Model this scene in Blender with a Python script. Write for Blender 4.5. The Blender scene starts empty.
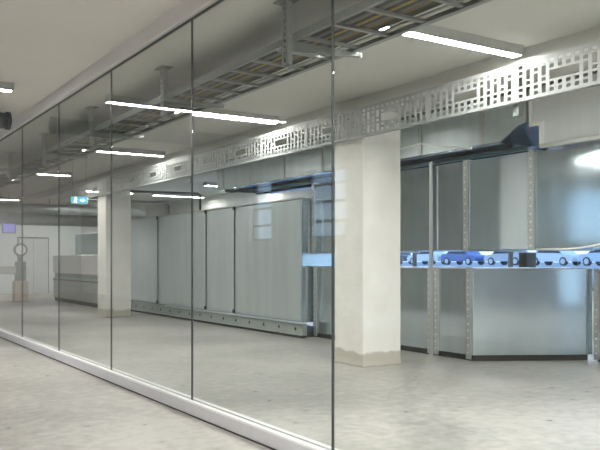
import bpy, bmesh, math, random
from mathutils import Vector, Matrix
random.seed(7)
SC = bpy.context.scene
COL = SC.collection
PI = math.pi

# ------------------------------------------------------------------ materials
def new_mat(name):
    m = bpy.data.materials.new(name); m.use_nodes = True
    nt = m.node_tree; nt.nodes.clear()
    out = nt.nodes.new('ShaderNodeOutputMaterial')
    return m, nt, out

def principled(name, col, rough=.5, metal=0., spec=.5, var=0., scale=6., bump=0., bscale=40., col2=None, rvar=0., detail=6.):
    m, nt, out = new_mat(name)
    b = nt.nodes.new('ShaderNodeBsdfPrincipled')
    b.inputs['Base Color'].default_value = (*col, 1)
    b.inputs['Roughness'].default_value = rough
    b.inputs['Metallic'].default_value = metal
    b.inputs['Specular IOR Level'].default_value = spec
    nt.links.new(b.outputs[0], out.inputs[0])
    tc = nt.nodes.new('ShaderNodeTexCoord')
    if var or col2 or rvar:
        n = nt.nodes.new('ShaderNodeTexNoise'); n.inputs['Scale'].default_value = scale; n.inputs['Detail'].default_value = detail
        nt.links.new(tc.outputs['Object'], n.inputs['Vector'])
        r = nt.nodes.new('ShaderNodeValToRGB')
        c2 = col2 or tuple(c*(1-var) for c in col)
        r.color_ramp.elements[0].position = .35; r.color_ramp.elements[0].color = (*c2, 1)
        r.color_ramp.elements[1].position = .65; r.color_ramp.elements[1].color = (*col, 1)
        nt.links.new(n.outputs['Fac'], r.inputs[0]); nt.links.new(r.outputs[0], b.inputs['Base Color'])
        if rvar:
            mr = nt.nodes.new('ShaderNodeMapRange'); mr.inputs['To Min'].default_value = rough-rvar; mr.inputs['To Max'].default_value = rough+rvar
            nt.links.new(n.outputs['Fac'], mr.inputs['Value']); nt.links.new(mr.outputs[0], b.inputs['Roughness'])
    if bump:
        n2 = nt.nodes.new('ShaderNodeTexNoise'); n2.inputs['Scale'].default_value = bscale; n2.inputs['Detail'].default_value = 4
        nt.links.new(tc.outputs['Object'], n2.inputs['Vector'])
        bp = nt.nodes.new('ShaderNodeBump'); bp.inputs['Strength'].default_value = bump; bp.inputs['Distance'].default_value = .02
        nt.links.new(n2.outputs['Fac'], bp.inputs['Height']); nt.links.new(bp.outputs[0], b.inputs['Normal'])
    return m

def emission(name, col, s):
    m, nt, out = new_mat(name)
    e = nt.nodes.new('ShaderNodeEmission'); e.inputs[0].default_value = (*col, 1); e.inputs[1].default_value = s
    nt.links.new(e.outputs[0], out.inputs[0]); return m

def glass(name, tint, r0=.042):
    """thin architectural glass: straight-through tint plus Schlick mirror reflection"""
    m, nt, out = new_mat(name)
    t = nt.nodes.new('ShaderNodeBsdfTransparent'); t.inputs[0].default_value = (*tint, 1)
    g = nt.nodes.new('ShaderNodeBsdfGlossy'); g.inputs['Roughness'].default_value = 0.0
    lw = nt.nodes.new('ShaderNodeLayerWeight'); lw.inputs['Blend'].default_value = .5
    p = nt.nodes.new('ShaderNodeMath'); p.operation = 'POWER'; p.inputs[1].default_value = 5
    ma = nt.nodes.new('ShaderNodeMath'); ma.operation = 'MULTIPLY_ADD'; ma.inputs[1].default_value = 1-r0; ma.inputs[2].default_value = r0
    mx = nt.nodes.new('ShaderNodeMixShader')
    nt.links.new(lw.outputs['Facing'], p.inputs[0]); nt.links.new(p.outputs[0], ma.inputs[0]); nt.links.new(ma.outputs[0], mx.inputs[0])
    nt.links.new(t.outputs[0], mx.inputs[1]); nt.links.new(g.outputs[0], mx.inputs[2]); nt.links.new(mx.outputs[0], out.inputs[0])
    return m

def galvanised(name, col, rough, streak=.25, metal=.9):
    """zinc sheet: spangle cells and faint rolling streaks"""
    m, nt, out = new_mat(name)
    b = nt.nodes.new('ShaderNodeBsdfPrincipled'); b.inputs['Metallic'].default_value = metal
    nt.links.new(b.outputs[0], out.inputs[0])
    tc = nt.nodes.new('ShaderNodeTexCoord')
    v = nt.nodes.new('ShaderNodeTexVoronoi'); v.inputs['Scale'].default_value = 38
    nt.links.new(tc.outputs['Object'], v.inputs['Vector'])
    mp = nt.nodes.new('ShaderNodeMapping'); mp.inputs['Scale'].default_value = (3.2, 3.2, .35)
    nt.links.new(tc.outputs['Object'], mp.inputs['Vector'])
    n = nt.nodes.new('ShaderNodeTexNoise'); n.inputs['Scale'].default_value = 1.4; n.inputs['Detail'].default_value = 5
    nt.links.new(mp.outputs[0], n.inputs['Vector'])
    sep = nt.nodes.new('ShaderNodeSeparateColor'); nt.links.new(v.outputs['Color'], sep.inputs[0])
    mix = nt.nodes.new('ShaderNodeMath'); mix.operation = 'MULTIPLY_ADD'; mix.inputs[1].default_value = .07
    nt.links.new(sep.outputs[0], mix.inputs[0]); nt.links.new(n.outputs['Fac'], mix.inputs[2])
    r = nt.nodes.new('ShaderNodeValToRGB')
    r.color_ramp.elements[0].position = .3; r.color_ramp.elements[0].color = (*[c*(1-streak) for c in col], 1)
    r.color_ramp.elements[1].position = .75; r.color_ramp.elements[1].color = (*col, 1)
    nt.links.new(mix.outputs[0], r.inputs[0]); nt.links.new(r.outputs[0], b.inputs['Base Color'])
    mr = nt.nodes.new('ShaderNodeMapRange'); mr.inputs['To Min'].default_value = rough-.05; mr.inputs['To Max'].default_value = rough+.07
    nt.links.new(mix.outputs[0], mr.inputs['Value']); nt.links.new(mr.outputs[0], b.inputs['Roughness'])
    n3 = nt.nodes.new('ShaderNodeTexNoise'); n3.inputs['Scale'].default_value = 1.6; n3.inputs['Detail'].default_value = 1
    nt.links.new(tc.outputs['Object'], n3.inputs['Vector'])
    bp = nt.nodes.new('ShaderNodeBump'); bp.inputs['Strength'].default_value = .035; bp.inputs['Distance'].default_value = .04
    nt.links.new(n3.outputs['Fac'], bp.inputs['Height']); nt.links.new(bp.outputs[0], b.inputs['Normal'])
    return m

def concrete_floor():
    m, nt, out = new_mat('polished_concrete')
    b = nt.nodes.new('ShaderNodeBsdfPrincipled'); nt.links.new(b.outputs[0], out.inputs[0])
    tc = nt.nodes.new('ShaderNodeTexCoord')
    def noise(s, d, dist=0.):
        n = nt.nodes.new('ShaderNodeTexNoise'); n.inputs['Scale'].default_value = s; n.inputs['Detail'].default_value = d; n.inputs['Distortion'].default_value = dist
        nt.links.new(tc.outputs['Object'], n.inputs['Vector']); return n
    a = noise(.55, 8, .6); c = noise(9, 12, .4)
    mx = nt.nodes.new('ShaderNodeMath'); mx.operation = 'MULTIPLY_ADD'; mx.inputs[1].default_value = .5
    h = nt.nodes.new('ShaderNodeMath'); h.operation = 'MULTIPLY'; h.inputs[1].default_value = .5
    nt.links.new(c.outputs['Fac'], h.inputs[0]); nt.links.new(a.outputs['Fac'], mx.inputs[0]); nt.links.new(h.outputs[0], mx.inputs[2])
    r = nt.nodes.new('ShaderNodeValToRGB')
    r.color_ramp.elements[0].position = .37; r.color_ramp.elements[0].color = (.255, .245, .225, 1)
    r.color_ramp.elements[1].position = .60; r.color_ramp.elements[1].color = (.49, .475, .445, 1)
    nt.links.new(mx.outputs[0], r.inputs[0])
    # hairline cracks
    v = nt.nodes.new('ShaderNodeTexVoronoi'); v.feature = 'DISTANCE_TO_EDGE'; v.inputs['Scale'].default_value = .22
    w = nt.nodes.new('ShaderNodeMixRGB'); w.blend_type = 'ADD'; w.inputs[0].default_value = .35
    n3 = noise(1.1, 6); nt.links.new(tc.outputs['Object'], w.inputs[1]); nt.links.new(n3.outputs['Color'], w.inputs[2]); nt.links.new(w.outputs[0], v.inputs['Vector'])
    cr = nt.nodes.new('ShaderNodeMapRange'); cr.inputs['From Max'].default_value = .004; cr.inputs['To Min'].default_value = .83; cr.inputs['To Max'].default_value = 1
    nt.links.new(v.outputs['Distance'], cr.inputs['Value'])
    mu = nt.nodes.new('ShaderNodeMixRGB'); mu.blend_type = 'MULTIPLY'; mu.inputs[0].default_value = 1
    nt.links.new(r.outputs[0], mu.inputs[1]); nt.links.new(cr.outputs[0], mu.inputs[2]); nt.links.new(mu.outputs[0], b.inputs['Base Color'])
    mr = nt.nodes.new('ShaderNodeMapRange'); mr.inputs['To Min'].default_value = .2; mr.inputs['To Max'].default_value = .46
    nt.links.new(c.outputs['Fac'], mr.inputs['Value']); nt.links.new(mr.outputs[0], b.inputs['Roughness'])
    b.inputs['Specular IOR Level'].default_value = .45
    return m

def column_mat():
    """white plaster with bare cement left at the foot"""
    m, nt, out = new_mat('rough_white_plaster')
    b = nt.nodes.new('ShaderNodeBsdfPrincipled'); nt.links.new(b.outputs[0], out.inputs[0]); b.inputs['Roughness'].default_value = .85
    tc = nt.nodes.new('ShaderNodeTexCoord'); sx = nt.nodes.new('ShaderNodeSeparateXYZ'); nt.links.new(tc.outputs['Object'], sx.inputs[0])
    n = nt.nodes.new('ShaderNodeTexNoise'); n.inputs['Scale'].default_value = 5; n.inputs['Detail'].default_value = 6; nt.links.new(tc.outputs['Object'], n.inputs['Vector'])
    a = nt.nodes.new('ShaderNodeMath'); a.operation = 'MULTIPLY_ADD'; a.inputs[1].default_value = -.22
    nt.links.new(n.outputs['Fac'], a.inputs[0]); nt.links.new(sx.outputs[2], a.inputs[2])
    r = nt.nodes.new('ShaderNodeMapRange'); r.inputs['From Min'].default_value = .055; r.inputs['From Max'].default_value = .085
    nt.links.new(a.outputs[0], r.inputs['Value'])
    n2 = nt.nodes.new('ShaderNodeTexNoise'); n2.inputs['Scale'].default_value = 3; n2.inputs['Detail'].default_value = 8; nt.links.new(tc.outputs['Object'], n2.inputs['Vector'])
    w = nt.nodes.new('ShaderNodeValToRGB'); w.color_ramp.elements[0].color = (.80, .78, .735, 1); w.color_ramp.elements[1].color = (.88, .865, .83, 1)
    w.color_ramp.elements[0].position = .3; w.color_ramp.elements[1].position = .7
    nt.links.new(n2.outputs['Fac'], w.inputs[0])
    mx = nt.nodes.new('ShaderNodeMixRGB'); mx.inputs[1].default_value = (.52, .49, .43, 1)
    nt.links.new(r.outputs[0], mx.inputs[0]); nt.links.new(w.outputs[0], mx.inputs[2]); nt.links.new(mx.outputs[0], b.inputs['Base Color'])
    n4 = nt.nodes.new('ShaderNodeTexNoise'); n4.inputs['Scale'].default_value = 9; n4.inputs['Detail'].default_value = 5; nt.links.new(tc.outputs['Object'], n4.inputs['Vector'])
    bp = nt.nodes.new('ShaderNodeBump'); bp.inputs['Strength'].default_value = .35; bp.inputs['Distance'].default_value = .03
    nt.links.new(n4.outputs['Fac'], bp.inputs['Height']); nt.links.new(bp.outputs[0], b.inputs['Normal'])
    return m

M = dict(
    floor=concrete_floor(),
    ceiling=principled('matt_ceiling_paint', (.60, .592, .56), .9, var=.04, scale=1.2),
    ceiling_hall=principled('warm_ceiling_paint', (.76, .735, .695), .9, var=.03, scale=1),
    fascia=principled('fascia_paint', (.72, .70, .70), .7),
    wall=principled('wall_paint', (.70, .70, .68), .85, var=.05, scale=2),
    column=column_mat(),
    wall_far=principled('pale_blue_grey_wall', (.80, .83, .85), .8, var=.04, scale=2),
    near=principled('slate_wall_paint', (.16, .18, .21), .8, var=.05, scale=2),
    alu=principled('satin_aluminium_white', (.80, .80, .80), .38, spec=.5, var=.04, scale=12),
    alu_side=principled('lacquered_rail_face', (.70, .70, .745), .42, var=.04, scale=9),
    gasket=principled('dark_gasket', (.055, .06, .06), .5, var=.3, scale=30),
    joint=principled('joint_silicone', (.045, .055, .055), .35, var=.2, scale=20),
    glass=glass('clear_partition_glass', (.95, .966, .958)),
    window=glass('window_glass', (.9, .95, .98)),
    galv=galvanised('galvanised_sheet', (.58, .66, .71), .10, streak=.14, metal=.88),
    galv_dark=galvanised('galvanised_casing', (.64, .71, .73), .36, streak=.14, metal=.66),
    flange=galvanised('zinc_flange', (.66, .67, .66), .42),
    flange_bright=principled('bright_flange', (.90, .90, .88), .4, metal=.0, var=.05, scale=20),
    galv_pale=galvanised('pale_zinc_sheet', (.82, .84, .84), .34, streak=.12, metal=.35),
    soffit=galvanised('shade_toned_soffit_sheet', (.50, .58, .66), .16, streak=.35, metal=.9),  # zinc sheet darkened so its colour carries the underside's shade
    seafoam=principled('pale_green_profile', (.42, .62, .60), .35, metal=.3, var=.05),
    ladder=principled('galvanised_ladder', (.26, .28, .27), .5, metal=.4, var=.15, scale=14),
    tray=principled('powder_grey_tray', (.31, .32, .32), .55, metal=.0, var=.05, scale=9),
    black=principled('black_plinth', (.02, .022, .024), .6, var=.2, scale=10),
    dark=principled('dark_steel', (.10, .11, .115), .5, metal=.4, var=.2, scale=12),
    base=principled('painted_base_channel', (.42, .46, .45), .45, metal=.3, var=.1, scale=6),
    lamp_body=principled('lamp_housing_grey', (.46, .46, .445), .6, var=.04, scale=8),
    lamp=emission('fluorescent_diffuser', (1., .975, .925), 95.),
    c_black=principled('cable_black', (.03, .03, .03), .6, var=.2),
    c_grey=principled('cable_grey', (.14, .145, .145), .6, var=.1),
    c_white=principled('cable_white', (.78, .78, .74), .5, var=.05),
    c_yellow=principled('cable_yellow', (.30, .22, .04), .55, var=.1),
    c_orange=principled('cable_orange', (.22, .14, .04), .55, var=.1),
    pipe_white=principled('white_conduit', (.86, .86, .83), .4, var=.04),
    white_panel=principled('white_machine_panel', (.92, .89, .91), .4, var=.04, scale=3),
    machine_grey=principled('machine_grey_panel', (.42, .42, .42), .5, var=.08, scale=3),
    teal=principled('grey_green_cabinet', (.27, .36, .37), .45, metal=.3, var=.1, scale=2),
    door=principled('pale_door', (.66, .68, .70), .5, var=.03, scale=2),
    tan=principled('tan_pedestal', (.42, .31, .22), .6, var=.15, scale=9),
    sign=emission('exit_sign_field', (.05, .50, .72), 1.3),
    sign_white=emission('exit_sign_white', (.85, 1., 1.), 5.),
    violet=emission('violet_screen', (.30, .24, .75), .8),
    asphalt=principled('street_asphalt', (.34, .36, .38), .8, var=.15, scale=1.5),
    kerb=principled('kerb_stone', (.6, .6, .6), .8, var=.1),
    tyre=principled('tyre_rubber', (.02, .02, .022), .8, var=.1),
    rim=principled('alloy_rim', (.6, .62, .65), .35, metal=.7, var=.05),
    car_glass=principled('car_window', (.03, .04, .06), .3, spec=.2, var=.1),
    spiral=principled('spiral_duct_zinc', (.30, .31, .31), .42, metal=.7, var=.2, scale=5),
)
CARP = [principled('car_paint_' + n, c, .3, spec=.6, var=.03) for n, c in
        (('white', (.8, .8, .8)), ('blue', (.08, .16, .4)), ('silver', (.55, .57, .6)), ('dark', (.05, .06, .08)), ('pale', (.6, .68, .78)))]

# ------------------------------------------------------------------ mesh helpers
class MB:
    def __init__(s): s.bm = bmesh.new()
    def box(s, x0, x1, y0, y1, z0, z1):
        v = [s.bm.verts.new((x, y, z)) for x in (x0, x1) for y in (y0, y1) for z in (z0, z1)]
        for f in ((0,1,3,2), (4,6,7,5), (0,4,5,1), (2,3,7,6), (0,2,6,4), (1,5,7,3)): s.bm.faces.new([v[i] for i in f])
        return s
    def prism(s, pts, a, b, axis='z'):
        """polygon pts extruded from a to b along an axis"""
        def p(q, t):
            return {'z': (q[0], q[1], t), 'y': (q[0], t, q[1]), 'x': (t, q[0], q[1])}[axis]
        lo = [s.bm.verts.new(p(q, a)) for q in pts]; hi = [s.bm.verts.new(p(q, b)) for q in pts]
        n = len(pts)
        s.bm.faces.new(lo[::-1]); s.bm.faces.new(hi)
        for i in range(n): s.bm.faces.new((lo[i], lo[(i+1) % n], hi[(i+1) % n], hi[i]))
        return s
    def cyl(s, p0, p1, r, n=16, r1=None):
        p0, p1 = Vector(p0), Vector(p1); d = (p1-p0).normalized(); r1 = r if r1 is None else r1
        a = d.orthogonal().normalized(); b = d.cross(a)
        lo = [s.bm.verts.new(p0 + r*(math.cos(t)*a + math.sin(t)*b)) for t in (2*PI*i/n for i in range(n))]
        hi = [s.bm.verts.new(p1 + r1*(math.cos(t)*a + math.sin(t)*b)) for t in (2*PI*i/n for i in range(n))]
        s.bm.faces.new(lo[::-1]); s.bm.faces.new(hi)
        for i in range(n): s.bm.faces.new((lo[i], lo[(i+1) % n], hi[(i+1) % n], hi[i])).smooth = True
        return s
    def tube(s, path, r, n=8):
        path = [Vector(p) for p in path]; rings = []
        for i, p in enumerate(path):
            d = (path[min(i+1, len(path)-1)] - path[max(i-1, 0)]).normalized()
            up = Vector((0, 0, 1)) if abs(d.z) < .9 else Vector((1, 0, 0))
            a = d.cross(up).normalized(); b = a.cross(d)
            rings.append([s.bm.verts.new(p + r*(math.cos(2*PI*k/n)*a + math.sin(2*PI*k/n)*b)) for k in range(n)])
        for q, w in zip(rings, rings[1:]):
            for k in range(n): s.bm.faces.new((q[k], q[(k+1) % n], w[(k+1) % n], w[k])).smooth = True
        s.bm.faces.new(rings[0]); s.bm.faces.new(rings[-1][::-1])
        return s
    def dome(s, c, r, axis):
        g = bmesh.ops.create_icosphere(s.bm, subdivisions=1, radius=r, matrix=Matrix.Translation(c))
        return s
    def build(s, name, mat, parent=None, bevel=0., loc=None):
        bmesh.ops.recalc_face_normals(s.bm, faces=s.bm.faces)
        me = bpy.data.meshes.new(name); s.bm.to_mesh(me); s.bm.free()
        me.materials.append(mat)
        o = bpy.data.objects.new(name, me); COL.objects.link(o)
        if parent is not None: o.parent = parent
        if loc: o.location = loc
        if bevel:
            b = o.modifiers.new('edge', 'BEVEL'); b.width = bevel; b.segments = 2; b.limit_method = 'ANGLE'
        return o

def tag(o, label, cat, group=None, kind=None):
    o['label'] = label
    if cat: o['category'] = cat
    if group: o['group'] = group
    if kind: o['kind'] = kind
    return o
def thing(name, label, cat, loc=(0, 0, 0), group=None, rz=0):
    o = bpy.data.objects.new(name, None); COL.objects.link(o); o.location = loc; o.rotation_euler = (0, 0, rz)
    o.empty_display_size = .1
    return tag(o, label, cat, group)
def struct(mb, name, mat, label=None, bevel=0., parent=None):
    o = mb.build(name, mat, parent, bevel)
    if parent is None: o['kind'] = 'structure'
    if label: o['label'] = label
    return o
def copy_tree(o, parent=None):
    c = o.copy(); COL.objects.link(c)
    if parent is not None: c.parent = parent
    for ch in list(o.children): copy_tree(ch, c)
    return c

# ------------------------------------------------------------------ dimensions (metres; the partition runs along y)
EYE = 1.40
GX = 2.92                      # glass plane
CEIL, HALL = 3.61, 3.78        # plant room / corridor ceilings
SEAMS = [1.915 + 2.235*i for i in range(7)]
YN, YF = -5.0, 33.0
XL, XB = -4.0, 11.6            # corridor outer wall, plant-room back wall

# ------------------------------------------------------------------ shell
struct(MB().box(XL-.3, XB+.3, YN-.3, YF+.3, -.25, 0), 'floor', M['floor'], 'worn grey polished concrete floor')
struct(MB().box(GX-.02, XB+.3, YN-.3, YF+.3, CEIL, CEIL+.3), 'ceiling_room', M['ceiling'], 'grey painted ceiling of the plant room')
struct(MB().box(XL-.3, GX-.022, YN-.3, YF+.3, HALL, HALL+.3), 'ceiling_corridor', M['ceiling_hall'], 'warm white ceiling of the corridor')
struct(MB().box(GX-.055, GX-.022, YN, YF, CEIL+.012, HALL), 'trim_1', M['fascia'], 'white fascia above the glass partition')
struct(MB().box(GX-.012, GX+.012, YN, YF, CEIL-.014, CEIL+.0), 'trim_2', M['gasket'], 'thin dark head channel of the glass partition')
# base rail: white face, two bright ledges with the glass slot between
r = MB()
r.prism([(GX-.062, 0.), (GX-.062, .118), (GX-.056, .126), (GX-.014, .126), (GX-.014, .10), (GX+.014, .10), (GX+.014, .128), (GX+.058, .128), (GX+.058, 0.)], YN+.3, YF, 'y')
rail = struct(r, 'trim_3', M['alu'], 'white base rail along the foot of the glass partition')
f = MB().box(GX-.0655, GX-.0625, YN+.3, YF, .014, .112).build('rail_face', M['alu_side'], rail)
MB().box(GX-.068, GX-.0625, YN+.3, YF, .0, .012).build('rail_gasket', M['gasket'], rail)

w = MB().box(XL-.3, 7.3, YN-.3, YN, 0, HALL).box(7.9, XB+.3, YN-.3, YN, 0, HALL).box(7.3, 7.9, YN-.3, YN, 2.9, HALL).box(7.3, 7.9, YN-.3, YN, 0, .15)
struct(w, 'wall_near', M['near'], 'dark grey wall behind the viewer')
w = MB()
for x in (7.3, 7.84): w.box(x, x+.06, YN-.2, YN-.12, .15, 2.9)
o = struct(w, 'window_4', M['dark'], 'tall window behind the viewer')
MB().box(7.32, 7.88, YN-.165, YN-.155, .15, 2.9).build('pane', M['window'], o)
w = MB().box(XL-.3, XB+.3, YF, YF+.3, 0, HALL)
struct(w, 'wall_far', M['wall_far'], 'pale end wall of the plant room')
# back wall with a ribbon window along the street
WZ0, WZ1, WY0, WY1 = .85, 3.1, -1.0, 22.0
b = MB().box(XB, XB+.3, YN, YF, 0, WZ0).box(XB, XB+.3, YN, YF, WZ1, HALL).box(XB, XB+.3, YN, WY0, WZ0, WZ1).box(XB, XB+.3, WY1, YF, WZ0, WZ1)
struct(b, 'wall_back', M['wall'], 'pale back wall behind the ductwork')
def window(name, x0, x1, y0, y1, z0, z1, step, label, bars=()):
    f = MB().box(x0, x1, y0, y1, z0, z0+.06).box(x0, x1, y0, y1, z1-.06, z1)
    y = y0
    n = max(1, round((y1-y0)/step))
    for i in range(n+1):
        c = y0 + (y1-y0)*i/n; c = min(max(c, y0+.03), y1-.03)
        f.box(x0, x1, c-.03, c+.03, z0+.06, z1-.06)
    for z in bars: f.box(x0+.01, x1-.01, y0+.06, y1-.06, z-.03, z+.03)
    o = struct(f, name, M['dark'], label)
    xm = (x0+x1)/2
    MB().box(xm-.005, xm+.005, y0+.03, y1-.03, z0+.03, z1-.03).build('pane', M['window'], o)
    return o
window('window_1', XB+.08, XB+.16, WY0, WY1, WZ0, WZ1, 2.9, 'long ribbon window on the street side')
# corridor outer wall with clerestory windows
W2 = [(13.5, 15.2), (16.7, 17.9)]
w = MB().box(XL-.3, XL, YN, YF, 0, 1.9).box(XL-.3, XL, YN, YF, 3.5, HALL)
edges = [YN] + [e for p in W2 for e in p] + [YF]
for i in range(0, len(edges), 2): w.box(XL-.3, XL, edges[i], edges[i+1], 1.9, 3.5)
struct(w, 'wall_left', M['wall'], 'outer wall of the corridor')
for i, (a, c) in enumerate(W2):
    window('window_%d' % (i+2), XL-.2, XL-.12, a, c, 1.9, 3.5, 3.0, 'high corridor window with horizontal bars', bars=(2.3, 2.75, 3.15))

# downstand beam on the column line
CX, CS = 6.045, .64
struct(MB().box(CX+.2, CX+CS, YN, YF, 3.40, CEIL), 'beam', M['ceiling'], 'shallow ceiling beam along the column line')
COLY = [7.91, 18.25]
for i, cy in enumerate(COLY):
    c = MB(); n = 40
    # slightly uneven plaster edges
    rings = []
    for k in range(n+1):
        z = 3.40*k/n
        j = lambda: random.uniform(-.002, .002) if 0 < k < n else 0
        fl = .012 if k == 0 else 0
        rings.append([c.bm.verts.new(v) for v in ((CX-fl+j(), cy-fl+j(), z), (CX+CS+fl+j(), cy-fl+j(), z), (CX+CS+fl+j(), cy+CS+fl+j(), z), (CX-fl+j(), cy+CS+fl+j(), z))])
    for a, d in zip(rings, rings[1:]):
        for k in range(4): c.bm.faces.new((a[k], a[(k+1) % 4], d[(k+1) % 4], d[k]))
    c.bm.faces.new(rings[0][::-1]); c.bm.faces.new(rings[-1])
    o = struct(c, 'column_%d' % (i+1), M['column'], ['near white plastered square column with bare cement foot', 'far white plastered square column behind a glass joint'][i], bevel=.012)

# ------------------------------------------------------------------ glass panes
PL = ['large glass pane nearest the viewer, in front of the ducts and the near column',
      'glass pane in front of the tall panelled casing, between the two widest-spaced joints',
      'glass pane just right of the far column, its left joint crossing that column',
      'glass pane just left of the far column, in front of the exit sign',
      'second glass pane from the left edge, in front of the pale door',
      'leftmost glass pane of the partition, in front of the violet display']
for i in range(6):
    y0, y1 = SEAMS[i], SEAMS[i+1]
    t = thing('glass_pane', PL[i], 'glass panel', (GX, y0, .104), 'panes of the glass partition')
    MB().box(-.006, .006, .006, y1-y0-.006, 0, CEIL-.014-.106).build('pane', M['glass'], t)
    MB().box(-.0075, .0075, -.0058, .0058, .0, CEIL-.014-.106).build('joint', M['joint'], t)

# ------------------------------------------------------------------ strip lights
def strip(loc, length, label, group):
    t = thing('ceiling_strip_light', label, 'ceiling light', loc, group)
    # loc = ceiling point at the end nearer the corridor wall; body hangs below
    b = MB().box(0, length, -.075, .075, -.10, 0); b.box(0, .012, -.078, .078, -.104, 0); b.box(length-.012, length, -.078, .078, -.104, 0)
    b.build('housing', M['lamp_body'], t, .004)
    MB().box(.02, length-.02, -.055, .055, -.1015, -.1003).build('diffuser', M['lamp'], t)
    return t
LG = 'strip lights of the plant room'
strip((4.2, 5.42, CEIL), 1.96, 'bright ceiling strip light between cable ladder and perforated tray, nearest the viewer', LG)
strip((4.2, 10.1, CEIL), 1.83, 'ceiling strip light in the plant room, second from the viewer', LG)
strip((4.2, 14.55, CEIL), 1.83, 'ceiling strip light low in the picture above the far column', LG)
strip((3.03, 19.2, CEIL), 2.42, 'ceiling strip light at the far left, beyond the far column', LG)
for y, s in ((3.3, 'just out of the picture at its upper right'), (1.3, 'out of the picture over the near bay'), (-.7, 'level with the viewer'), (-2.8, 'at the near end wall')):
    strip((4.2, y, CEIL), 1.83, 'added plant room ceiling strip light ' + s, LG)  # out-of-frame lamps added to keep the room bright
strip((6.72, 23.2, CEIL), 1.83, 'added plant room strip light above the white-topped machine, behind the perforated tray', LG)  # added to brighten the machine's white panel
strip((7.2, 30.6, CEIL), 1.83, 'added ceiling strip light by the far end wall', LG)  # added to light up the far end wall
for y, s in ((3.0, 'added near the right edge'), (8.0, 'added behind the split ducts'), (11.5, 'added behind the near end of the tall casing'), (14.6, 'added behind the middle of the tall casing'), (19.6, 'above the far half of the tall casing'), (-1.5, 'added out of the picture'), (23.5, 'added above the grey green cabinet')):
    strip((9.35, y, CEIL), 1.83, 'strip light over the back aisle ' + s, 'strip lights over the back aisle')  # added to brighten the upper back, except over the casing's far half
for y, s in ((-3.2, 'added at the near end'), (-.7, 'added behind the viewer'), (1.9, 'added just ahead of the viewer, above the frame'), (10.75, 'cut by the left edge of the photo'), (30.2, 'at the far end')):
    strip((-.78, y, HALL), 3.05, 'corridor ceiling strip light ' + s, 'strip lights of the corridor')  # lamps around the viewer are unseen, added to brighten the corridor

# corridor spiral duct stub, end facing the glass
def spiral_duct(x0, x1, y, z, rad, label):
    t = thing('spiral_ventilation_duct', label, 'duct', (x1, y, z), 'round spiral ducts')
    m = MB().cyl((x0-x1, 0, 0), (-.05, 0, 0), rad, 28)
    k = x0-x1+.15
    while k < -.1: m.cyl((k-.006, 0, 0), (k+.006, 0, 0), rad+.006, 28); k += .18
    m.build('duct_shell', M['spiral'], t)
    MB().cyl((-.06, 0, 0), (0, 0, 0), rad+.015, 28).cyl((.0, 0, 0), (.02, 0, 0), rad*.55, 20).build('end_cap', M['dark'], t)
    return t
spiral_duct(XL+.01, 2.60, 12.5, 3.58, .125, 'round dark duct end under the corridor ceiling at left edge')

# ------------------------------------------------------------------ cable ladder
LX0, LX1, LZ = 3.46, 4.13, 3.28
LY0, LY1 = .4, 30.0
t = thing('cable_ladder', 'long galvanised cable ladder hung under the ceiling just behind the glass', 'cable ladder', (LX0, LY0, LZ))
L = LY1-LY0; LW = LX1-LX0
for x in (0, LW):
    s = 1 if x == 0 else -1
    hgt, fw = (.06, .03) if x == 0 else (.085, .055)
    m = MB().box(x, x+s*.006, 0, L, 0, hgt).box(x, x+s*fw, 0, L, -.006, -.0005).box(x+s*.006, x+s*.03, 0, L, hgt-.005, hgt)
    m.build('side_rail', M['ladder'], t)
rung = MB().box(.008, LW-.008, -.022, .022, .006, .03).build('rung', M['ladder'], t)
n = int(L/.44)
for i in range(n):
    o = rung if i == 0 else rung.copy()
    if i: COL.objects.link(o); o.parent = t
    o.location = (0, .2 + .44*i, 0)
# cables in the ladder
CB = [(.058, .020, 'c_grey', 'grey'), (.104, .024, 'c_black', 'thick black'), (.151, .022, 'c_black', 'black'), (.197, .023, 'c_grey', 'mid grey'), (.243, .022, 'c_black', 'glossy black'),
      (.283, .015, 'c_yellow', 'yellow'), (.324, .024, 'c_black', 'dull black'), (.371, .022, 'c_grey', 'pale grey'), (.406, .011, 'c_orange', 'orange'), (.442, .023, 'c_black', 'outermost black')]
CW = {'grey': 'grey cable lying along the corridor side of the ladder', 'thick black': 'thick black cable beside the grey one nearest the glass', 'black': 'black cable, second black one from the glass',
      'mid grey': 'grey cable between two black ones in the ladder', 'glossy black': 'black cable just left of the yellow one', 'yellow': 'yellow cable running along the middle of the ladder',
      'dull black': 'black cable just right of the yellow one', 'pale grey': 'grey cable between the yellow and the orange ones', 'orange': 'thin orange cable near the far rail of the ladder', 'outermost black': 'black cable just right of the thin orange one'}
for dx, rad, mt, nm in CB:
    path = []; y = LY0+.05
    ph = 1.0
    while y < LY1:
        path.append((LX0+dx+.008*math.sin(y*1.3+ph), y, LZ+.0315+rad)); y += .35
    tag(MB().tube(path, rad, 8).build('cable', M[mt]), CW[nm], 'cable', 'cables in the ladder')
path = [(LX0+.50, LY0+.05+.5*i, LZ+.0315+.022) for i in range(58)]
tag(MB().tube(path, .022, 8).build('cable', M['c_black']), 'thickest black cable, the one nearest the far rail', 'cable', 'cables in the ladder')
path = [(LX1-.05, LY0+.05+.5*i, LZ+.0315+.016) for i in range(58)]
tag(MB().tube(path, .015, 8).build('cable', M['c_white']), 'white cable running along the far rail of the ladder', 'cable', 'cables in the ladder')
for k, (dx, lb) in enumerate(((.13, 'upper black cable lying on the pile nearest the glass'), (.215, 'upper black cable lying on the middle of the pile'), (.35, 'upper black cable lying on the pile beside the pale grey cable'))):
    path = [(LX0+dx+.008*math.sin(y*1.3+1), y, LZ+.0315+.046+.027) for y in (LY0+.05+.35*i for i in range(84))]
    tag(MB().tube(path, .026, 8).build('cable', M['c_black']), lb, 'cable', 'cables in the ladder')

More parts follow.
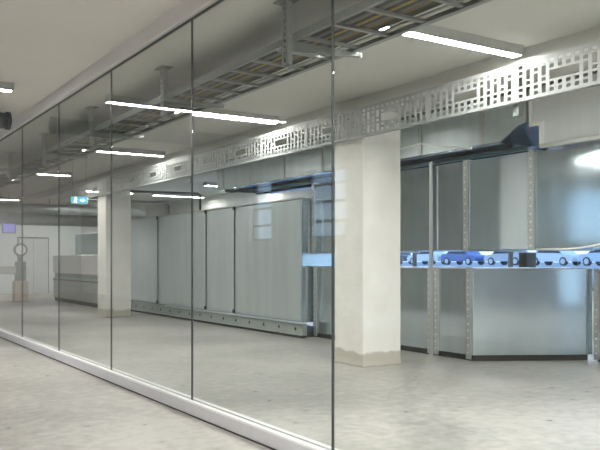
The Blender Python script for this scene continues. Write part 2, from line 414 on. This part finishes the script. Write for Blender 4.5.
# ceiling hangers
HL = ['slotted steel hanger post nearest the viewer, at the top of the photo', 'slotted hanger post second from the viewer, above the left half of the long mirrored lamp',
      'slotted hanger post third from the viewer', 'slotted hanger post fourth from the viewer', 'fifth hanger post, far along the ladder', 'sixth hanger post, farthest along the ladder']
proto = None
for i in range(6):
    y = 5.51 + 2.70*i
    if proto is None:
        t = thing('ladder_hanger', HL[0], 'hanger', (3.40, y, CEIL), 'hangers of the cable ladder')
        m = MB()
        # C-channel post with slots on the faces
        D = .55
        for a in (-.045, .037):
            m.box(-.025, .025, a, a+.008, -D, -.012)
        # slotted web
        m.box(-.025, -.021, -.037, -.014, -D, -.012).box(-.025, -.021, .014, .037, -D, -.012)
        z = -D
        while z < -.03: m.box(-.025, -.021, -.014, .014, z, min(z+.022, -.012)); z += .055
        m.box(.018, .022, -.037, .037, -D, -.012)
        m.build('post', M['ladder'], t)
        MB().box(-.07, .07, -.11, .11, -.012, 0).cyl((0, -.085, -.024), (0, -.085, -.012), .014, 6).cyl((0, .085, -.024), (0, .085, -.012), .014, 6).build('top_plate', M['ladder'], t)
        ax = LX1+.04-3.40
        a = MB(); zt = LZ-CEIL-.009
        a.prism([(.026, zt-.10), (.026, zt), (ax, zt), (ax, zt-.035)], -.022, .022, 'y')
        arm = a.build('arm', M['ladder'], t, .003)
        MB().box(ax, ax+.012, -.024, .024, zt-.04, zt+.001).build('end_cap', M['c_white'], arm)
        proto = t
    else:
        c = copy_tree(proto); c.location.y = y; c['label'] = HL[i]

# ------------------------------------------------------------------ perforated tray on the column line
TX, TZ0, TZ1 = 5.955, 2.985, 3.372
SL = 1.285; TH = TZ1-TZ0
PY0 = 1.425                                  # near end of the tray (a seam position)
tray = thing('perforated_cable_tray', 'pale grey perforated metal tray running across the white columns near the ceiling', 'cable tray', (TX, PY0, TZ0))
def section_mesh():
    m = MB(); th = .003; NC = 13; ed = .022
    pitch = (SL-.006-2*ed)/NC; hw = pitch*.54; rp = (TH-.05)/6
    m.box(-th, 0, 0, SL-.006, 0, .025).box(-th, 0, 0, SL-.006, TH-.025, TH)
    A = [(0, 1), (1, 2), (2, 4), (4, 5), (5, 6)]; B = [(0, 2), (2, 3), (3, 5), (5, 6)]
    S = [(0, 1), (1, 2), (4, 5), (5, 6)]
    x = 0.
    ys = [ed + pitch*(i+.5) for i in range(NC)]
    slot = range(5, 9)
    zr = lambda k: .025 + rp*k
    prev = 0.
    for i, c in enumerate(ys):
        # web left of this hole column
        if i in slot and i != 5:
            m.box(-th, 0, prev, c-hw/2, zr(0), zr(2)-.0).box(-th, 0, prev, c-hw/2, zr(4), zr(6))
        else: m.box(-th, 0, prev, c-hw/2, zr(0), zr(6))
        holes = S if i in slot else (A if i % 2 == 0 else B)
        z = zr(0); solid = []
        hs = [(zr(p)+.010, zr(q)-.010) for p, q in holes]
        if i in slot: hs.append((zr(2)+.012, zr(4)-.012))
        hs.sort()
        for h0, h1 in hs:
            m.box(-th, 0, c-hw/2, c+hw/2, z, h0); z = h1
        m.box(-th, 0, c-hw/2, c+hw/2, z, zr(6))
        prev = c+hw/2
    m.box(-th, 0, prev, SL-.006, zr(0), zr(6))
    # bars closing the slot above and below between the slot columns
    for i in (5, 6, 7):
        m.box(-th, 0, ys[i]+hw/2, ys[i+1]-hw/2, zr(2), zr(2)+.012).box(-th, 0, ys[i]+hw/2, ys[i+1]-hw/2, zr(4)-.012, zr(4))
    # return flanges
    m.box(0, .06, 0, SL-.006, 0, .003).box(0, .06, 0, SL-.006, TH-.003, TH)
    return m
sec = section_mesh().build('tray_section', M['tray'], tray)
spl = MB().box(-.0075, -.0032, -.035, .029, .03, TH-.03).build('splice_plate', M['tray'], tray)
for i in range(16):
    if i:
        o = sec.copy(); COL.objects.link(o); o.parent = tray; o.location = (0, SL*i, 0)
        o = spl.copy(); COL.objects.link(o); o.parent = tray; o.location = (0, SL*i, 0)

for yy in (3.90, 11.9):
    MB().box(.064, .13, yy-.04, yy+.04, -.12, 3.40-TZ0-.001).build('drop_bracket', M['ladder'], tray, .004)

# ------------------------------------------------------------------ duct helpers
def rivet_strip(m, face_x, y, z0, z1, step=.10, rr=.014):
    z = z0+.04
    while z < z1-.02: m.dome((face_x, y, z), rr, 0); z += step

DX, DX1 = 7.65, 8.85
def duct(name, label, y0, y1, z0, z1, group, fl0=True, fl1=True, x0=DX, x1=DX1, mat='galv', shape=None, cat='duct'):
    """rectangular sheet duct between two flanges (thin frames that stand proud)"""
    t = thing(name, label, cat, (x0, y0, z0), group)
    m = MB(); H = z1-z0; W = x1-x0; Ln = y1-y0
    if shape: shape(m, W, Ln, H)
    else: m.box(0, W, .004, Ln-.004, 0, H)
    m.build('sheet_panel', M[mat], t, .004)
    for on, c in ((fl0, .03), (fl1, Ln-.03)):
        if not on: continue
        f = MB().box(-.028, -.001, c-.042, c+.042, -.018, H+.018).box(-.028, W, c-.024, c+.024, H+.001, H+.02).box(-.028, W, c-.024, c+.024, -.02, -.001)
        fo = f.build('flange', M['flange'], t, .003)
        r_ = MB(); rivet_strip(r_, -.029, c, 0, H); r_.build('rivet_row', M['flange_bright'], fo)
    return t

# ---- tall panelled air handling casing behind the columns
AX = 7.40; AY0, AY1 = 11.52, 21.4; AZ0, AZ1 = .27, 2.53
t = thing('air_handling_casing', 'long tall panelled air handling casing on a drilled base channel behind the columns', 'air handler', (AX, AY0, 0))
Ly = AY1-AY0
MB().box(.04, 1.3, .01, Ly, AZ0, AZ1-.03).build('core', M['galv'], t)
sy = [0, 2.55, 3.91, 6.73, Ly]
for a, c in zip(sy, sy[1:]):
    MB().box(.0, .039, a+.014, c-.014, AZ0+.03, AZ1-.035).build('panel', M['galv_dark'], t, .006)
for i, a in enumerate(sy[1:-1]):
    p = MB().box(-.012, -.001, a-.02, a+.02, AZ0+.02, AZ1-.02).build('joint_bar', M['dark'], t, .003)
    for za in (AZ0+.03, AZ1-.09): MB().box(-.04, -.013, a-.035, a+.035, za, za+.07).build('latch', M['black'], p, .004)
MB().box(-.02, 1.3, 0, Ly, AZ1-.029, AZ1).build('top_rail', M['flange'], t, .003)
ch = MB()
ch.box(-.05, .035, -.15, Ly, .05, .262).box(-.09, -.05, -.15, Ly, .05, .062).box(-.09, -.05, -.15, Ly, .25, .262)
ch.build('base_channel', M['base'], t, .004)
hl = MB(); y = .1
while y < Ly-.1: hl.cyl((-.056, y, .155), (-.0505, y, .155), .03, 14); y += .575
hl.build('bolt_hole_row', M['black'], t)
MB().box(-.06, 1.2, .0, Ly, 0, .049).box(-.06, .03, -.13, 0, 0, .049).build('skid', M['black'], t)

# ---- split ducts: lower plenum and upper duct with a slot of daylight between
UZ0, UZ1 = 1.54, 2.775
LZ1_ = 1.285
UG, LGp = 'upper duct sections', 'lower duct casings'
SEGU = [(9.95, 11.50, 'upper duct section beside the tall casing, left of the near column', True, True),
        (8.32, 9.94, 'upper duct section emerging right of the near column', False, False),
        (7.62, 8.31, 'narrow upper duct section between the post and the riveted flange', True, False),
        (6.47, 7.61, 'upper duct section with a riveted flange on both sides, above the angled casing', True, False)]
for a, c, lb, f0, f1 in SEGU: duct('ventilation_duct_section', lb, a, c, UZ0, UZ1, UG, f0, f1)
def arc_shape(m, W, Ln, H):
    # side elevation: bottom edge sweeps up towards the near end
    pts = [(Ln-.004, 0), (Ln-.004, H), (.004, H), (.004, .42*H)]
    y0c, r = Ln-.50, 1.9
    seg = []
    for k in range(13):
        a = k/12; yy = y0c - a*(y0c-.004)
        seg.append((yy, .62*a**1.7))
    seg[-1] = (.004, .62)
    pts = [(Ln-.004, 0), (Ln-.004, H), (.004, H)] + seg[::-1]
    m.prism(pts, 0, W, 'x')
t = duct('ventilation_duct_section', 'rightmost upper duct section, its lower edge sweeping up in a curve', 4.0, 6.46, UZ0, UZ1-.02, UG, False, False, shape=arc_shape)
# curved edge bead
bd = []
y0c = (6.46-4.0)-.50
bd.append((-.012, 2.43, -.006)); bd.append((-.012, y0c+.02, -.006))
for k in range(13):
    a = k/12; bd.append((-.012, y0c-a*(y0c-.004), .62*a**1.7-.006))
MB().tube(bd, .012, 8).build('edge_bead', M['flange_bright'], t)

def plinth_casing(label, foot, inset, z1, group, flanges):
    t = thing('plenum_casing', label, 'duct', (foot[0][0], foot[0][1], 0), group)
    ox, oy = foot[0]
    P = [(x-ox, y-oy) for x, y in foot]
    MB().prism(P, .085, z1, 'z').build('sheet_panel', M['galv'], t, .004)
    Q = [(x-ox, y-oy) for x, y in inset]
    MB().prism(Q, 0, .084, 'z').build('plinth', M['black'], t)
    for (fx, fy, rz) in flanges:
        f = MB().box(-.03, -.002, -.042, .042, .03, z1+.012)
        o = f.build('flange', M['flange'], t, .003); o.location = (fx-ox, fy-oy, 0); o.rotation_euler = (0, 0, rz)
        r_ = MB(); rivet_strip(r_, -.031, 0, .08, z1); r_.build('rivet_row', M['flange_bright'], o)
    # bright top edge
    e = MB()
    for (a, b_) in zip(P, P[1:]):
        v = Vector((b_[0]-a[0], b_[1]-a[1], 0)); 
        if v.length > .05: e.cyl((a[0], a[1], z1-.004), (b_[0], b_[1], z1-.004), .009, 8)
    e.build('edge_bead', M['flange'], t)
    return t
plinth_casing('lower duct casing beside the tall casing, left of the near column', [(DX, 11.5), (DX, 9.95), (DX1, 9.95), (DX1, 11.5)], [(DX+.05, 11.48), (DX+.05, 9.97), (DX1, 9.97), (DX1, 11.48)], LZ1_, LGp, [(DX, 11.40, 0), (DX, 10.4, 0)])
plinth_casing('lower galvanised casing just right of the near column, left of the post', [(DX, 9.94), (DX, 8.325), (DX1, 8.325), (DX1, 9.94)], [(DX+.05, 9.92), (DX+.05, 8.36), (DX1, 8.36), (DX1, 9.92)], LZ1_, LGp, [(DX, 9.8, 0), (DX, 8.375, 0)])
A_, B_ = (DX, 7.52), (9.12, 6.70)
plinth_casing('lower casing with a wide angled end face right of the post', [(DX, 8.29), A_, B_, (9.12, 8.29)], [(DX+.05, 8.26), (DX+.05, 7.56), (9.11, 6.77), (9.11, 8.26)], LZ1_, LGp, [(DX, 8.24, 0), (DX, 7.59, 0)])
# corner flange turned onto the angled face is part of the look: slim upright beside the corner
plinth_casing('lower casing at the right edge of the photo with a bright rounded upright', [(9.06, 6.62), (9.06, 4.4), (10.2, 4.4), (10.2, 6.62)], [(9.10, 6.60), (9.10, 4.42), (10.2, 4.42), (10.2, 6.60)], 1.27, LGp, [(9.06, 6.575, 0)])

# frame post and bracket in the slot
t = thing('steel_post', 'slim grey steel post standing in front of the ducts right of the near column', 'post', (DX-.045, 8.31, 0))
MB().box(-.02, .015, -.028, .028, 0, UZ1+.06).build('upright', M['flange'], t, .004)
MB().box(-.06, .03, -.07, .07, .0, .012).build('foot_plate', M['flange'], t, .002)
t = thing('support_block', 'dark blue grey support block in the slot between upper and lower ducts', 'bracket', (8.42, 7.24, LZ1_+.012))
MB().box(-.1, .1, -.07, .07, .0, .2).build('block', M['dark'], t, .006)
MB().box(-.12, .12, -.09, .09, .2005, .212).build('cap_plate', M['flange'], t, .002)

# ---- overhead ducts under the ceiling
def over_shape(m, W, Ln, H):
    # near end steps up through a sloped transition
    pts = [(Ln, 0), (Ln, H), (0, H), (0, .20), (.16, .17), (.46, 0)]
    m.prism(pts, 0, W, 'x')
t = duct('overhead_ventilation_duct', 'long overhead duct under the ceiling behind the perforated tray', 6.60, 15.4, 2.965, 3.56, 'overhead ducts', False, False, mat='galv_dark', x1=9.1, shape=over_shape)
MB().prism([(8.78, -.012), (8.78, -.002), (.46, -.002), (.16, .168), (0, .198), (0, .188), (.155, .158), (.455, -.012)], .02, 1.43, 'x').build('soffit', M['soffit'], t)
for xx in (.30, .62, .98): MB().box(xx, xx+.05, .5, 8.75, -.05, -.0125).build('soffit_rail', M['dark'] if xx != .62 else M['seafoam'], t)
for yy in (.75, 2.0, 3.3, 4.6, 5.9, 7.2, 8.5):
    f = MB().box(-.022, -.001, yy-.035, yy+.035, 0, .59)
    f.build('flange', M['flange'], t, .003)
t = thing('overhead_ventilation_duct', 'big overhead duct at the upper right with white flanged edges', 'duct', (DX-.02, 3.6, 2.83), 'overhead ducts')
m = MB().prism([(0, 0), (2.72, 0), (2.72, .27), (2.88, .27), (2.88, .73), (0, .73)], 0, 1.3, 'x')
m.build('sheet_panel', M['galv_pale'], t, .004)
e = MB().box(-.03, -.001, 2.70, 2.755, 0, .25).box(-.03, -.001, 2.70, 2.915, .25, .29).box(-.03, -.001, 2.865, 2.915, .29, .73)
e.build('flange', M['flange_bright'], t, .004)
MB().cyl((-.02, 0, -.015), (-.02, 2.74, -.015), .03, 12).build('edge_bead', M['flange_bright'], t)

# ---- small conduits
def conduit(name, label, path, rad, mat, group='conduits above the casing'):
    return tag(MB().tube(path, rad, 10).build(name, M[mat]), label, 'pipe', group)
conduit('conduit', 'thin white conduit running from the near column to the overhead duct', [(6.70, 7.95, 2.90), (6.72, 7.55, 2.93), (7.55, 7.52, 2.93), (7.62, 7.52, 2.93)], .014, 'pipe_white')
conduit('conduit', 'dark conduit crossing above the tall casing with a drop onto it', [(5.99, 16.4, 2.94), (7.50, 16.1, 2.94), (7.56, 16.09, 2.90), (7.56, 16.09, 2.545)], .026, 'dark')
conduit('hanging_pipe', 'short dark pipe hanging below the overhead duct', [(7.3, 14.3, 2.86), (8.3, 14.15, 2.86)], .03, 'dark')
conduit('conduit', 'grey pipe crossing behind the far column', [(5.9, 19.4, 2.95), (8.0, 19.2, 2.95), (8.1, 19.2, 2.9), (8.1, 19.2, 2.545)], .03, 'spiral')

# ------------------------------------------------------------------ far end of the room
t = thing('white_topped_machine', 'long low machine with a white upper panel beyond the far column', 'machine', (7.0, 21.9, 0))
MB().box(0.02, 1.2, 0, 4.9, .12, .82).build('lower_panel', M['machine_grey'], t, .01)
MB().box(.06, 1.15, .02, 4.88, .821, .95).build('recess', M['teal'], t)
MB().box(0, 1.2, -.02, 4.92, .951, 1.56).build('upper_panel', M['white_panel'], t, .03)
MB().box(-.01, 1.2, 0, 4.9, .72, .76).build('trim_strip', M['dark'], t)
MB().box(.05, 1.15, .05, 4.85, 0, .119).build('plinth', M['black'], t)
tag(MB().box(8.7, 9.8, 22.0, 30.0, 0, 2.4).build('equipment_cabinet', M['teal'], None, .02), 'tall grey green cabinet standing behind the white-topped machine', 'cabinet')
dr = struct(MB().box(7.2, 8.4, YF-.06, YF-.001, 0, 2.3), 'door_1', M['door'], 'pale double door in the far end wall')
MB().box(7.16, 8.44, YF-.05, YF-.002, 2.301, 2.36).box(7.16, 7.199, YF-.05, YF-.002, 0, 2.3).box(8.401, 8.44, YF-.05, YF-.002, 0, 2.3).build('door_frame', M['dark'], dr)
MB().box(7.795, 7.805, YF-.064, YF-.0605, .05, 2.25).build('leaf_gap', M['dark'], dr)
# instrument stand
t = thing('instrument_stand', 'dark instrument stand with a round dial on a tan pedestal at far left', 'instrument', (5.85, 26.5, 0))
MB().box(-.22, .22, -.2, .2, 0, .70).build('pedestal', M['tan'], t, .02)
MB().box(-.16, .16, -.14, .14, .701, 1.35).build('control_box', M['dark'], t, .02)
MB().box(-.75, -.165, -.18, .18, .93, 1.2).build('side_tray', M['machine_grey'], t, .03)
d = MB().cyl((0, .02, 1.74), (0, -.06, 1.74), .22, 28).build('dial', M['dark'], t)
MB().cyl((0, -.0605, 1.74), (0, -.075, 1.74), .16, 28).build('dial_face', M['white_panel'], d)
MB().cyl((0, 0, 1.351), (0, 0, 1.52), .05, 12).build('neck', M['dark'], t)
t = thing('hanging_display', 'small violet lit display hanging above the instrument stand', 'display', (5.55, 26.8, 2.3))
MB().box(-.22, .22, 0, .06, 0, .34).build('display_housing', M['dark'], t, .01)
MB().box(-.19, .19, -.006, -.001, .03, .31).build('screen', M['violet'], t)
MB().cyl((0, .03, .341), (0, .03, CEIL-2.3), .012, 8).build('rod', M['dark'], t)
# spiral ducts across the far end
def cross_duct(x0, x1, y, z, rad, label):
    t = thing('spiral_ventilation_duct', label, 'duct', (x0, y, z), 'round spiral ducts')
    m = MB().cyl((0, 0, 0), (x1-x0, 0, 0), rad, 24); k = .2
    while k < x1-x0: m.cyl((k-.008, 0, 0), (k+.008, 0, 0), rad+.008, 24); k += .3
    m.build('duct_shell', M['spiral'], t)
    for xx in (1.5, (x1-x0)*.5, x1-x0-.5): MB().box(xx-.02, xx+.02, -.006, .006, rad+.009, CEIL-z).build('hanger_strap', M['dark'], t)
cross_duct(3.2, 9.6, 24.9, 3.02, .16, 'round duct crossing under the ceiling beyond the far column')
cross_duct(3.2, 9.6, 27.6, 2.84, .22, 'larger round duct crossing near the far end wall')

# exit sign
t = thing('exit_sign', 'glowing cyan exit sign with white running figure and arrow, hanging left of the far column', 'sign', (4.72, 15.98, 2.585), rz=-.28)
MB().box(-.17, .17, 0, .05, 0, .15).build('sign_housing', M['c_white'], t, .005)
MB().box(-.16, .16, -.006, -.001, .01, .14).build('sign_face', M['sign'], t)
g = MB()
def pl(pts): g.prism(pts, -.0095, -.0065, 'y')
g.cyl((-.075, -.0065, .118), (-.075, -.0095, .118), .012, 12)
pl([(-.095, .105), (-.065, .105), (-.07, .065), (-.09, .065)])
pl([(-.09, .066), (-.08, .066), (-.10, .025), (-.112, .028)])
pl([(-.08, .066), (-.07, .066), (-.05, .045), (-.052, .022), (-.062, .022), (-.06, .042)])
pl([(-.065, .105), (-.066, .095), (-.04, .082), (-.037, .09)])
pl([(.02, .06), (.07, .06), (.07, .04), (.115, .075), (.07, .11), (.07, .09), (.02, .09)])
g.build('pictogram', M['sign_white'], t)
for x in (-.14, .14): MB().cyl((x, .025, .1501), (x, .025, CEIL-2.585), .004, 6).build('wire', M['dark'], t)

# ------------------------------------------------------------------ street outside
SZ = .98
struct(MB().box(XB+.32, 120, -40, 160, SZ-.2, SZ), 'ground', M['asphalt'], 'street outside the ribbon window')
def make_car(label, y, paint, x=34., flip=1):
    t = thing('car', label, 'car', (x, y, SZ), 'parked cars in the street')
    k = flip
    prof = [(-2.1, .30), (-2.12, .62), (-1.95, .82), (-1.25, .90), (-.65, 1.38), (.75, 1.42), (1.45, .98), (2.0, .92), (2.1, .66), (2.08, .30)]
    prof = [(k*a, b) for a, b in prof]
    MB().prism(prof, -.82, .82, 'x').build('body', paint, t, .05)
    win = [(-1.12, .93), (-.62, 1.31), (.68, 1.34), (1.22, .98)]
    MB().prism([(k*a, b) for a, b in win], -.835, .835, 'x').build('side_window', M['car_glass'], t)
    for wy in (-1.28, 1.3):
        for sx in (-1, 1):
            w = MB().cyl((sx*.62, k*wy, .32), (sx*.85, k*wy, .32), .32, 24).build('wheel', M['tyre'], t)
            MB().cyl((sx*.851, k*wy, .32), (sx*.87, k*wy, .32), .21, 18).build('rim', M['rim'], w)
    MB().box(-.7, .7, k*2.09-.03, k*2.09+.03, .62, .72).build('headlight', M['rim'], t)
CL = [(0, 'pale blue', 'parked car at the right end of the slot, cut by the photo edge'), (1, 'white', 'parked car in the slot just right of the dark support block'),
      (2, 'silver', 'parked car in the slot just left of the dark support block'), (3, 'blue', 'parked car in the slot just right of the steel post'),
      (4, 'white', 'parked car in the slot between near column and steel post'), (5, 'dark', 'parked car in the slot half hidden by the near column'),
      (7, 'pale blue', 'parked car in the slot left of the near column'), (8, 'white', 'parked car in the slot beside the end of the tall casing')]
PI_ = {'white': 0, 'blue': 1, 'silver': 2, 'dark': 3, 'pale blue': 4}
for i, cn, lb in CL: make_car(cn + ' ' + lb, 33.5+4.75*i, CARP[PI_[cn]], 47.5+.2*(i % 3), 1 if i % 2 else -1)

# ------------------------------------------------------------------ sky, camera, view
w = bpy.data.worlds.new('World'); SC.world = w; w.use_nodes = True
nt = w.node_tree; bg = nt.nodes['Background']
tc = nt.nodes.new('ShaderNodeTexCoord'); sp = nt.nodes.new('ShaderNodeSeparateXYZ'); nt.links.new(tc.outputs['Generated'], sp.inputs[0])
rp = nt.nodes.new('ShaderNodeValToRGB'); rp.color_ramp.elements[0].position = .0; rp.color_ramp.elements[0].color = (.66, .82, 1, 1)
rp.color_ramp.elements[1].position = .5; rp.color_ramp.elements[1].color = (.28, .47, .88, 1)
nt.links.new(sp.outputs[2], rp.inputs[0]); nt.links.new(rp.outputs[0], bg.inputs[0]); bg.inputs[1].default_value = 1.7

cam = bpy.data.cameras.new('camera'); co = bpy.data.objects.new('camera', cam); COL.objects.link(co)
cam.sensor_width = 36; cam.lens = 760/600*36; cam.shift_y = 35/600; cam.clip_end = 500
co.location = (0, 0, EYE); co.rotation_euler = (PI/2, 0, -math.atan(487/760))
SC.camera = co
SC.view_settings.view_transform = 'Standard'; SC.view_settings.look = 'None'; SC.view_settings.gamma = 1
SC.view_settings.use_curve_mapping = False; SC.view_settings.exposure = 0.66
SC.cycles.max_bounces = 10; SC.cycles.transparent_max_bounces = 24; SC.cycles.diffuse_bounces = 5; SC.cycles.glossy_bounces = 5
SC.cycles.sample_clamp_indirect = 6
